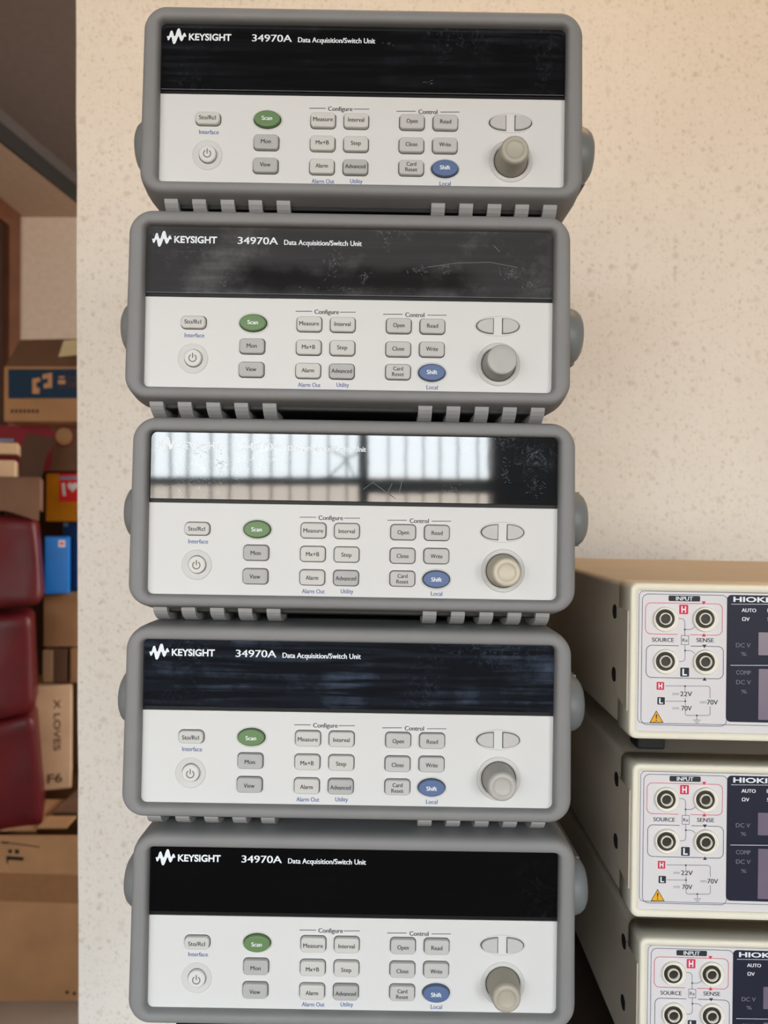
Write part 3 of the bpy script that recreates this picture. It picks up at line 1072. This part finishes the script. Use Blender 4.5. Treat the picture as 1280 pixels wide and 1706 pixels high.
def make_meter():
    root = empty('battery_meter', (0, 0, 0))
    # case
    b = MB(HM)
    L = [(rrect(MW / 2, 129, MW - 5, 252, 11, 6), 18.0), (rrect(MW / 2, 129, MW - 5, 252, 11, 6), 286.0), (rrect(MW / 2, 129, MW - 14, 244, 11, 6), 290.0)]
    b.loft(L, M['m_case'], True, True)
    b.build('case', root)
    # side cover plate with its two screw recesses, on the left side
    b = MB(HM)
    b.mp = lambda p, q, y: (y * 0.001, p * 0.001, (MB_BASE - q) * S2)
    b.loft([([(1.5, 48), (22, 48), (22, 200), (1.5, 214)], 0.6), ([(1.5, 48), (22, 48), (22, 200), (1.5, 214)], -0.5)], M['m_case'], True, False)
    b.build('side_plate', root)
    for q in (60, 172):
        b = MB()
        b.mp = lambda p, q, y: (y * 0.001, p * 0.001, (MB_BASE - q) * S2)
        b.loft([(ellipse(30, q, 4.2, 13), 0.9), (ellipse(30, q, 4.2, 13), 0.55)], M['m_foot'], True, False)
        b.build('screw', root, 'dark screw head on the side')
    # bezel
    b = MB(HM)
    prof = [(26, 1.6), (25, 0.1), (24, -0.4), (15, -0.9), (7, -1.0), (3.0, -0.4), (0.8, 1.0), (0, 3.0), (0, 19.0), (2.5, 19.2)]
    loops = []
    for ins, y in prof:
        loops.append((rrect(MW / 2, 130, MW - 2 * ins * (0.55 if ins > 2 else 1), 260 - 2 * ins * (0.55 if ins > 2 else 1), max(4, 13 - ins * 0.35), 8), y))
    b.loft(loops, M['m_bezel'], False, True)
    b.build('front_bezel', root)
    # printed input panel
    b = MB(HM)
    b.loft([(rrect(MW / 2, 130, MW - 26, 234, 7, 6), 1.2), (rrect(MW / 2, 130, MW - 26, 234, 7, 6), 0.3)], M['m_panel'], True, False)
    Y = 0.24
    ink, line, red, bd, wh = M['m_ink'], M['m_line'], M['m_red'], M['m_badge'], M['white_ink']

    def box_pts(x0, y0, x1, y1, r):
        (a, c), (d, e) = z3(x0, y0), z3(x1, y1)
        c2 = (c + e) / 2
        return rrect((a + d) / 2, c2, d - a, e - c, r / 3.765, 6)

    def badge(x0, y0, x1, y1, m, s, cap, bold=0.03):
        b.fill(box_pts(x0, y0, x1, y1, 5), Y, m)
        (a, c), (d, e) = z3(x0, y0), z3(x1, y1)
        w = (d - a) * 0.52
        b.ctext(s, (a + d) / 2, w, (c + e) / 2 + cap / 7.53, cap / 3.765, Y - 0.05, wh, bold)

    def zl(pts, w, m):
        b.stroke([z3(x, y) for x, y in pts], w / 3.765, Y, m)

    def zt(s, x0, x1, base, cap, m, bold=0.0):
        (a, c), (d, e) = z3(x0, base), z3(x1, base)
        if bold > 0.02:
            b.text(s, a, d, (c + e) / 2, cap / 3.765, Y, m, bold)
        else:
            b.text2(s, a, d, (c + e) / 2, cap / 3.765, Y, m, 0.45 if bold else 0.2)
    b.stroke(box_pts(480, 322, 3010, 1188, 30), 0.9, Y, line, True)
    b.stroke(box_pts(500, 340, 1017, 1165, 38), 1.0, Y, line, True)
    b.fill(box_pts(662, 350, 858, 388, 8), Y, bd)
    a, c = z3(760, 381)
    b.text2('INPUT', a - 14, a + 14, c, 24 / 3.765, Y - 0.05, wh, 0.4)

    def open_rr(x0, y0, x1, y1, r, gx0, gx1, bottom, m):
        pts = box_pts(x0, y0, x1, y1, r)
        side = max(p[1] for p in pts) if bottom else min(p[1] for p in pts)
        n = len(pts)
        ga, gb = z3(gx0, y0)[0], z3(gx1, y0)[0]
        for i in range(n):
            p, q = pts[i], pts[(i + 1) % n]
            if abs(p[1] - side) < 0.3 and abs(q[1] - side) < 0.3 and abs(p[0] - q[0]) > 20:
                lo, hi = min(p[0], q[0]), max(p[0], q[0])
                b.stroke([(lo, side), (ga, side)], 1.0, Y, m)
                b.stroke([(gb, side), (hi, side)], 1.0, Y, m)
            else:
                b.stroke([p, q], 1.0, Y, m)
    open_rr(520, 395, 993, 598, 34, 718, 797, True, red)
    open_rr(523, 661, 998, 870, 34, 723, 800, False, ink)

    def tri(x, y, up, m):
        s = 1 if up else -1
        b.fill([z3(x - 13, y + 10 * s), z3(x + 13, y + 10 * s), z3(x, y - 12 * s)], Y - 0.02, m)
    tri(880, 396, False, red); tri(880, 596, True, red); tri(883, 667, False, ink); tri(883, 871, True, ink)
    badge(728, 407, 783, 467, red, 'H', 42)
    badge(733, 800, 787, 857, bd, 'L', 42)
    badge(586, 890, 632, 940, red, 'H', 34)
    badge(590, 985, 636, 1032, bd, 'L', 34)
    # wiring drawn between the jacks
    zl([(716, 494), (740, 494), (756, 500), (762, 514), (762, 600)], 3.2, line)
    zl([(762, 562), (798, 562), (812, 556), (822, 545)], 3.2, line)
    zl([(716, 762), (742, 762), (758, 756), (763, 742), (763, 657)], 3.2, line)
    zl([(763, 694), (795, 694), (810, 700), (822, 712)], 3.2, line)
    b.stroke(box_pts(740, 600, 785, 657, 1), 0.8, Y, line, True)
    for x, y in ((762, 562), (763, 694), (762, 916), (763, 1010), (834, 1098)):
        u, v = z3(x, y)
        b.fill(ellipse(u, v, 1.5, 1.5, 14), Y - 0.01, ink)
    zt('SOURCE', 558, 694, 640, 25, ink, 0.008)
    zt('SENSE', 833, 942, 641, 25, ink, 0.008)
    zt('Rx', 746, 780, 640, 22, ink)
    zl([(642, 915), (900, 915), (912, 919), (916, 930), (916, 990)], 3.0, line)
    zl([(762, 915), (762, 945)], 3.0, line)
    zl([(642, 1010), (763, 1010)], 3.0, line)
    zl([(763, 988), (763, 1034)], 3.0, line)
    zl([(763, 1066), (763, 1090), (770, 1098), (905, 1098), (916, 1092), (916, 1040)], 3.0, line)
    zl([(834, 1098), (834, 1126)], 3.0, line)
    for k, w in enumerate((23, 16, 9)):
        zl([(834 - w, 1127 + 9 * k), (834 + w, 1127 + 9 * k)], 2.6, line)

    def volts(s, x0, x1, base, d0):
        zt(s, x0, x1, base, 29, ink, 0.006)
        zl([(d0, base - 17), (d0 + 40, base - 17)], 2.6, line)
        for k in range(3):
            zl([(d0 + 15 * k, base - 9), (d0 + 15 * k + 9, base - 9)], 2.6, line)
    volts('22V', 731, 806, 979, 684)
    volts('70V', 738, 803, 1068, 684)
    volts('70V', 897, 965, 1030, 854)
    T = [z3(540, 1145), z3(628, 1145), z3(583, 1068)]
    b.fill(T, Y, ink)
    cx, cy = sum(p[0] for p in T) / 3, sum(p[1] for p in T) / 3
    b.fill([(cx + (x - cx) * 0.84, cy + (y - cy) * 0.84) for x, y in T], Y - 0.03, M['m_yellow'])
    u, v = z3(583, 1136)
    b.fill([(u - 1.2, v - 11.5), (u + 1.2, v - 11.5), (u + 0.7, v - 4), (u - 0.7, v - 4)], Y - 0.06, ink)
    b.fill(ellipse(u, v - 1.6, 1.1, 1.1, 12), Y - 0.06, ink)
    b.build('input_panel', root)
    # navy display panel
    b = MB(HM)
    pts = box_pts(1026, 345, 2960, 1168, 28)
    b.loft([(pts, 0.5), (pts, 0.05)], M['m_navy'], True, False)
    Y = 0.0
    zt('HIOKI', 1062, 1276, 390, 32, wh, 0.03)
    zl([(1050, 403), (2900, 403)], 2.6, wh)
    zt('AUTO', 1113, 1203, 452, 22, wh, 0.008)
    zt('\u03a9V', 1115, 1162, 507, 22, wh, 0.008)
    zt('E', 1272, 1286, 452, 22, wh, 0.008)
    zt('S', 1272, 1288, 507, 22, wh, 0.008)
    zt('DC V', 1077, 1167, 672, 26, M['m_dim'])
    zt('%', 1108, 1142, 724, 22, M['m_dim'])
    zl([(1043, 784), (2900, 784)], 2.8, wh)
    zt('COMP', 1077, 1168, 842, 26, M['m_dim'])
    zt('DC V', 1077, 1168, 902, 26, M['m_dim'])
    zt('%', 1108, 1142, 958, 22, M['m_dim'])
    b.build('display_panel', root, 'dark navy display panel with white lettering')
    for y0, y1 in ((578, 738), (806, 1140)):
        b = MB(HM)
        pts = box_pts(1217, y0, 2300, y1, 4)
        b.loft([(pts, 0.2), (pts, -0.05)], M['m_lcd'], True, False)
        b.build('lcd_window', root, 'purplish grey display glass, switched off')
    # jacks
    for x, y in ((633, 492), (879, 492), (633, 757), (879, 759)):
        u, v = z3(x, y)
        b = MB(HM)
        k = 1 / 3.765
        b.lathe(u + 2.4, v + 1.6, [(79 * k, 0.3), (78 * k, -1.0), (74 * k, -1.5), (62 * k, -1.6), (60 * k, -1.3)], M['jack_white'], 44, False)
        b.fill(ellipse(u + 2.4, v + 1.6, 61 * k, 61 * k, 40), -1.35, M['jack_white'])
        j = b.build('input_jack', root)
        b = MB(HM)
        b.lathe(u, v, [(59 * k, -1.36), (58 * k, -1.9), (55 * k, -2.0), (41 * k, -2.0), (39 * k, -1.5)], M['jack_ring'], 40, False)
        b.fill(ellipse(u, v, 40 * k, 40 * k, 32), -1.5, M['jack_ring'])
        b.build('jack_ring', j, 'dark ring of the jack')
        b = MB(HM)
        b.lathe(u, v, [(38.5 * k, -1.5), (38 * k, -2.7), (36 * k, -2.9), (33 * k, -2.9), (31 * k, -2.7), (30 * k, 3.0)], M['jack_white'], 36, False)
        b.lathe(u, v, [(29.6 * k, 2.4), (29.0 * k, 2.5), (0.1, 2.5)], M['m_foot'], 32, True)
        b.lathe(u + 1.2, v + 1.0, [(22 * k, 2.4), (22 * k, -1.0), (20.5 * k, -1.3), (17 * k, -1.3), (15 * k, -1.0), (14.5 * k, 2.4)], M['jack_metal'], 28, False)
        b.build('jack_sleeve', j, 'white sleeve with metal contact')
    # feet
    for p in (48, 600):
        for yy in (32.0, 255.0):
            b = MB()
            b.box(p * S2, (p + 50) * S2, yy * 0.001, (yy + 16) * 0.001, 0.0, (MB_BASE - 254) * S2, M['m_foot'], 0.0015)
            b.build('foot', root)
    return root


MYAW = math.radians(-1.4)
DZM = 0.0946
HPOS = [(1049.6, 0.400, 'topmost cream battery tester of the right stack, fully lit top cover'),
        (1051.5, 0.408, 'cream battery tester in the middle of the right stack'),
        (1063.0, 0.416, 'lowest cream battery tester of the right stack, cut off by the picture edge')]
X1, Zt = at(HPOS[0][0], 970.0, HPOS[0][1])
zbench = None
meter = make_meter()
for i, (px, Y, lab) in enumerate(HPOS):
    o = meter if i == 0 else copy_tree(meter)
    X = at(px, 970.0, Y)[0]
    Z = Zt - i * DZM
    # invert the lean to get bench-frame coordinates of the bezel corner
    zr = Z - CAM_H
    c, s = math.cos(ROLL), math.sin(ROLL)
    bx, bz = X * c - zr * s, X * s + zr * c
    o.location = tilt(bx, Y, bz - MB_BASE * S2)
    o.rotation_euler = (Matrix.Rotation(ROLL, 3, 'Y') @ Matrix.Rotation(MYAW, 3, 'Z')).to_euler()
    tag(o, lab, 'measuring instrument', 'stacked battery testers')
    zbench = bz - MB_BASE * S2

# ------------------------------------------------------------------ bench carrying both stacks
bench = tag(empty('workbench', tilt(0.2, 0.36, zbench), (0, ROLL, 0)), 'dark workbench carrying both instrument stacks', 'table')
b = MB(); b.box(-0.30, 0.60, -0.005, 0.42, -0.03, 0.0, M['bench'], 0.002); b.build('tabletop', bench)
ubase = Z0 - 4 * DZ - (BASE_V - 134) * S
riser = MB(); riser.box(-0.09, 0.09, 0.0, 0.366, 0.0, ubase - zbench, M['bench'], 0.001)
riser = tag(riser.build('riser'), 'low dark riser under the stack of five data acquisition units', 'stand')
riser.location = tilt(-0.01, 0.386, zbench)
riser.rotation_euler = (0, ROLL, 0)
for lx in (-0.27, 0.57):
    for ly in (0.03, 0.39):
        b = MB(); zleg = -(CAM_H + zbench) + 0.03 + (0.2 + lx) * ROLL + 0.02
        b.box(lx - 0.02, lx + 0.02, ly - 0.02, ly + 0.02, zleg - 0.02 - 0.03, -0.03, M['bench']); b.build('leg', bench)


# ------------------------------------------------------------------ boxes in the back room
def carton(name, label, x0, x1, yt, yb, Y, depth, mat, group=None, bevel=0.004, cat='box'):
    """closed carton whose front face fills the given pixel box at distance Y; returns (root, body builder, map)"""
    X0, Zt_ = at(x0, yt, Y)
    X1, Zb_ = at(x1, yb, Y)
    root = empty(name, ((X0 + X1) / 2, Y, Zb_))
    tag(root, label, cat, group)
    cx = (X0 + X1) / 2

    def mp(px, py, y):
        a, z = at(px, py, Y)
        return (a - cx, y * 0.001, z - Zb_)
    b = MB(mp)
    b.box(X0 - cx, X1 - cx, 0, depth, 0, Zt_ - Zb_, mat, bevel)
    return root, b, (X0 - cx, X1 - cx, Zt_ - Zb_)


# big carton on the floor, open at the top
YA = 2.09
root, b, (xa, xc, hA) = carton('large_carton', 'big brown cardboard carton on the floor carrying the red bundles', -110, 250, 1393, 1672, YA, 0.62, M['kraft'])
b = MB(b.mp)
w = 0.006
b.box(xa, xc, 0, w, 0, hA, M['kraft'])
b.box(xa, xc, 0.62 - w, 0.62, 0, hA, M['kraft'])
b.box(xa, xa + w, w, 0.62 - w, 0, hA, M['kraft'])
b.box(xc - w, xc, w, 0.62 - w, 0, hA, M['kraft'])
b.box(xa, xc, 0, 0.62, 0, w, M['kraft'])
Yp = -0.6
b.fill([(2, 1402), (14, 1402.5), (14, 1406), (2, 1405)], Yp, M['print_black'])
b.stroke([(14, 1404), (66, 1411)], 2.0, Yp, M['print_brown'])
b.fill([(14, 1415), (20, 1415), (20, 1421), (14, 1421)], Yp, M['print_black'])
b.fill([(25, 1415), (32, 1415), (32, 1422), (25, 1422)], Yp, M['print_black'])
b.fill([(11, 1426), (40, 1428), (39, 1434), (10, 1432)], Yp, M['print_black'])
b.stroke([(13, 1432), (12, 1438)], 2.5, Yp, M['print_black'])
b.fill(ellipse(112, 1653, 3, 3, 14), Yp, M['print_black'])
b.fill(ellipse(124, 1655, 3, 3, 14), Yp, M['print_black'])
b.build('body', root)
tb = MB(b.mp)
tb.fill([(-60, 1452), (130, 1458), (250, 1460), (250, 1508), (130, 1505), (-60, 1499)], -0.9, M['tape'])
tb.build('tape', root, 'shiny brown tape across the front')
fb = MB(b.mp)
fb.prism([(0.032, hA + 0.0005), (0.26, hA + 0.0005), (0.26, hA + 0.005), (0.032, hA + 0.005)], 'X', xa, at(58, 0, YA)[0] - root.location.x, M['kraft'])
fb.build('flap', root)
fb = MB(b.mp)
x_a = at(58, 0, YA)[0] - root.location.x + 0.004
fb.prism([(0.03, hA + 0.008), (0.10, hA + 0.012), (0.10, hA + 0.016), (0.03, hA + 0.012)], 'X', x_a, at(121, 0, YA + .05)[0] - root.location.x, M['kraft'])
fb.build('flap', root)
fb = MB(b.mp)
fb.prism([(0.13, hA + 0.012), (0.61, hA + 0.020), (0.61, hA + 0.025), (0.13, hA + 0.017)], 'X', at(58, 0, YA)[0] - root.location.x + 0.004, xc, M['kraft_dark'])
fb.build('flap', root)


YAWB = math.radians(21)


def yaw_about(root, lx, ang):
    """turn a thing about the vertical through its local point (lx, 0)"""
    root.rotation_euler = (0, 0, ang)
    root.location.x += lx - lx * math.cos(ang)
    root.location.y += -lx * math.sin(ang)


# three red plastic-wrapped bundles
def bundle(label, quad, Y, depth, seed):
    """quad: pixel corners tl, tr, br, bl of the front"""
    Q = [Vector((*at(x, y, Y),)) for x, y in quad]
    zb = min(q.y for q in Q)
    cx = (Q[1].x + Q[2].x) / 2
    root = empty('wrapped_bundle', (cx, Y, zb), (0, 0, YAWB))
    tag(root, label, 'package', 'red bundles')
    nx, ny, nz = 14, 10, 14
    bm = bmesh.new()
    bmesh.ops.create_cube(bm, size=2.0)
    bmesh.ops.subdivide_edges(bm, edges=bm.edges[:], cuts=13, use_grid_fill=True)
    for v in bm.verts:
        p = v.co.copy()
        # soften the box edges
        for k in range(3):
            o1, o2 = p[(k + 1) % 3], p[(k + 2) % 3]
        r = 0.18
        q = Vector([max(-1 + r, min(1 - r, c)) for c in p])
        d = p - q
        if d.length > 1e-6:
            d = d.normalized() * r
        p = q + d
        s, t = (p.x + 1) / 2, (p.z + 1) / 2
        top = Q[0].lerp(Q[1], s)
        bo = Q[3].lerp(Q[2], s)
        xz = bo.lerp(top, t)
        dep = (p.y + 1) / 2 * depth
        f = noise.noise((p.x * 1.6 + seed, p.y * 1.6, p.z * 0.55)) * 0.012 + noise.noise((p.x * 5 + seed, p.y * 5, p.z * 1.2)) * 0.004
        v.co = Vector((xz.x - cx, dep - f, max(0.0, xz.y - zb)))
    b = MB()
    bm.verts.index_update()
    b.raw([v.co[:] for v in bm.verts], [tuple(v.index for v in f.verts) for f in bm.faces], M['red_plastic'], True)
    bm.free()
    b.build('wrapping', root)
    return root


bundle('lowest of three glossy red wrapped bundles, on the big carton', [(-110, 1215), (57, 1190), (72, 1381), (-110, 1381)], 2.15, 0.19, 1.0)
bundle('middle of three glossy red wrapped bundles', [(-110, 1024), (52, 1022), (58, 1188), (-110, 1213)], 2.14, 0.20, 5.0)
bundle('topmost of three glossy red wrapped bundles, under the open brown carton', [(-110, 852), (60, 862), (70, 1008), (-110, 1020)], 2.12, 0.20, 9.0)

# open brown carton on the red bundles
YD = 2.15
root, b, (xa, xc, hD) = carton('open_carton', 'dark brown open carton standing on the red bundles', -110, 66, 795, 851, YD, 0.19, M['kraft_dark'])
b = MB(b.mp)
b.box(xa, xc, 0, w, 0, hD, M['kraft_dark'])
b.box(xa, xc, 0.19 - w, 0.19, 0, hD, M['kraft_dark'])
b.box(xa, xa + w, w, 0.19 - w, 0, hD, M['kraft_dark'])
b.box(xc - w, xc, w, 0.19 - w, 0, hD, M['kraft_dark'])
b.box(xa, xc, 0, 0.19, 0, w, M['kraft_dark'])
b.build('body', root)
fb = MB(b.mp)
cxr = root.location.x
fl = [(30, 796), (66, 796), (72, 760), (88, 724), (44, 716), (34, 742)]
pts = [at(x, y, YD) for x, y in fl]
fb.prism([(x - cxr, z - root.location.z) for x, z in pts], 'Y', 0.10, 0.106, M['kraft_deep'])
fix_normals(fb.build('flap', root, 'dark brown flap standing upright'))
fb = MB(b.mp)
fl = [(-110, 800), (67, 800), (66, 868), (20, 852), (-110, 838)]
pts = [at(x, y, YD) for x, y in fl]
fb.prism([(x - cxr, z - root.location.z) for x, z in pts], 'Y', -0.034, -0.029, M['kraft_dark'])
fix_normals(fb.build('flap', root, 'brown flap hanging down the front'))
yaw_about(root, xc, YAWB)

# packets lying in the open carton
for (x0, x1, yt, yb, Y, lab) in ((-70, 26, 767, 803, 2.19, 'pale tan packet lying in the open brown carton, lower of two'),
                                 (-70, 30, 738, 757, 2.21, 'tan packet lying in the open brown carton, upper of two')):
    X0, z1 = at(x0, yt, Y); X1_, z0 = at(x1, yb, Y)
    b = MB()
    b.box(X0 - X1_, 0, 0, 0.09, 0, z1 - z0, M['kraft_pale'], 0.003)
    pk = tag(b.build('flat_packet'), lab, 'packet', 'packets in the open carton')
    pk.location = (X1_, Y, z0)
    pk.rotation_euler = (0, 0, YAWB)
# small round tan roll at the packets' right
X0, z1 = at(22, 746, 2.26); X1_, z0 = at(38, 760, 2.26)

# red printed carton under the blue-banded one
YE = 2.40
root, b, dims = carton('printed_carton', 'brown carton with red print and a ring, under the blue-banded carton', -60, 250, 709.5, 785, YE, 0.30, M['kraft_dark'])
b.fill([(-60, 709), (84, 709), (90, 722), (86, 775), (80, 785), (-60, 785)], -0.6, M['red_print'])
b.fill([(-60, 731), (23, 731), (23, 736), (-60, 736)], -0.8, M['light_blue'])
ring = ellipse(107, 727, 15.5, 16, 32)
b.fill(ellipse(107, 727, 15, 15.5, 32), -0.8, M['kraft'])
b.stroke(ring, 2.6, -0.9, M['red_print'], True)
b.build('body', root)

# blue-banded carton
YF = 2.30
root, b, (xa, xc, hF) = carton('banded_carton', 'brown cardboard carton with a dark blue printed band, near the door', 6, 260, 610, 702.5, YF, 0.36, M['kraft'])
b.fill([(14, 615), (260, 615), (260, 663), (14, 664)], -0.6, M['band_blue'])
po = M['print_orange']
b.fill([(54, 631), (67, 629), (67, 636), (61, 637), (61, 646), (66, 646), (66, 656), (54, 656)], -0.8, po)
b.fill([(71, 624), (87, 621), (87, 646), (73, 647), (73, 640), (80, 638), (80, 630), (71, 632)], -0.8, po)
for k, (x0, y0_, x1, y1_) in enumerate(((98, 627, 108, 630), (97, 633, 109, 640), (99, 643, 108, 646), (113, 626, 116, 646), (119, 628, 128, 631), (119, 636, 128, 645), (132, 626, 142, 646))):
    b.fill([(x0, y0_), (x1, y0_), (x1, y1_), (x0, y1_)], -0.8, po if k < 2 else M['print_brown'])
for k in range(7):
    x = 18 + k * 7
    b.fill([(x, 682), (x + 4.5, 682), (x + 4.5, 688), (x, 688)], -0.6, M['print_brown'])
b.build('body', root)
fb = MB()
cxr, zr0 = root.location.x, root.location.z
p0, p1 = at(8, 610, YF), at(250, 610, YF)
q0, q1 = at(34, 566, YF + 0.06), at(250, 562, YF + 0.06)
vs = [(p0[0] - cxr, 0.002, p0[1] - zr0), (p1[0] - cxr, 0.002, p1[1] - zr0), (q1[0] - cxr, 0.06, q1[1] - zr0), (q0[0] - cxr, 0.06, q0[1] - zr0)]
vs += [(x, y + 0.005, z) for x, y, z in vs]
fb.raw(vs, [(0, 1, 2, 3), (7, 6, 5, 4), (0, 4, 5, 1), (1, 5, 6, 2), (2, 6, 7, 3), (3, 7, 4, 0)], M['kraft_dark'])
fix_normals(fb.build('flap', root, 'brown top flap leaning back'))
b = MB()
Yq = YF + 0.02
pts = [at(x, y, Yq) for x, y in ((100, 596), (140, 592), (140, 566), (109, 569))]
b.prism([(x, z) for x, z in pts], 'Y', Yq - 0.012, Yq - 0.009, M['paper'])
tag(fix_normals(b.build('paper_sheet')), 'pale cream paper sheet on the flap of the blue-banded carton', 'paper')

# orange carton with the heart sticker
root, b, dims = carton('orange_carton', 'orange carton with a red heart sticker', 76, 240, 788, 869, 2.42, 0.30, M['orange'])
b.fill([(99, 788.5), (160, 788.5), (160, 836), (99, 836)], -0.6, M['sticker_red'])
b.fill([(100, 794), (160, 793), (160, 798), (100, 799)], -0.8, M['light_blue'])
b.fill([(103, 805), (108, 805), (110, 826), (105, 826)], -0.8, M['white_ink'])
heart = []
for k in range(30):
    a = 2 * math.pi * k / 30
    heart.append((121 + 0.58 * 16 * math.sin(a) ** 3 * 0.9, 811 - 0.6 * (13 * math.cos(a) - 5 * math.cos(2 * a) - 2 * math.cos(3 * a) - math.cos(4 * a)) * 0.95))
b.fill(heart, -0.8, M['white_ink'])
b.build('body', root)

# blue cartons
root, b, dims = carton('blue_carton', 'bright blue carton standing below the orange one', 77, 116, 894, 989, 2.36, 0.10, M['blue_box'])
b.fill([(99, 900), (109, 900), (109, 911), (99, 911)], -0.6, M['white_ink'])
b.fill([(101, 903), (107, 903), (107, 908), (101, 908)], -0.8, M['sticker_red'])
b.build('body', root)
yaw_about(root, dims[1], YAWB)
root, b, dims = carton('blue_carton', 'navy blue carton just behind the bright blue one', 104, 240, 870, 985, 2.47, 0.2, M['navy_box'])
b.fill([(106, 871), (114, 871), (114, 877), (106, 877)], -0.6, M['light_blue'])
b.build('body', root)

# brown carton under the blue ones
root, b, dims = carton('brown_carton', 'brown carton under the two blue cartons', 72, 240, 990, 1078, 2.38, 0.30, M['kraft'])
b.build('body', root)
# three slim cartons standing in a row
for x0, x1, yt, yb, mk, lab in ((71, 88, 1083, 1137, 'kraft_pale', 'slim pale carton, leftmost of the row on the lettered carton'),
                                (89, 111, 1081, 1137, 'kraft_dark', 'slim dark brown carton in the middle of the row on the lettered carton'),
                                (117, 150, 1080, 1137, 'kraft', 'slim orange-brown carton next to the wall edge')):
    root, b, dims = carton('slim_carton', lab, x0, x1, yt, yb, 2.38, 0.18, M[mk], 'slim cartons', 0.002)
    b.build('body', root)
# tall lettered carton
YL = 2.37
root, b, dims = carton('tall_carton', 'tall tan carton with lettering running down its side', 63, 119, 1141, 1313, YL, 0.2, M['kraft_pale'])
b.text('X LOVES', 1163, 1248, 92, 10, -0.6, M['print_brown'], 0.01, down=True)
b.text('F6', 82, 105, 1301, 15, -0.6, M['print_brown'], 0.02)
b.build('body', root)
yaw_about(root, dims[1], YAWB)
root, b, dims = carton('brown_carton', 'dark brown carton right of the tall lettered one', 120.5, 260, 1140, 1276, 2.59, 0.14, M['kraft_dark'])
b.build('body', root)
# dark block added to fill the shadowed gaps behind the cartons
root, b, dims = carton('brown_carton', 'added tall dark block standing in for the shade behind the coloured cartons', 10, 330, 770, 1473, 2.74, 0.5, M['kraft_deep'])
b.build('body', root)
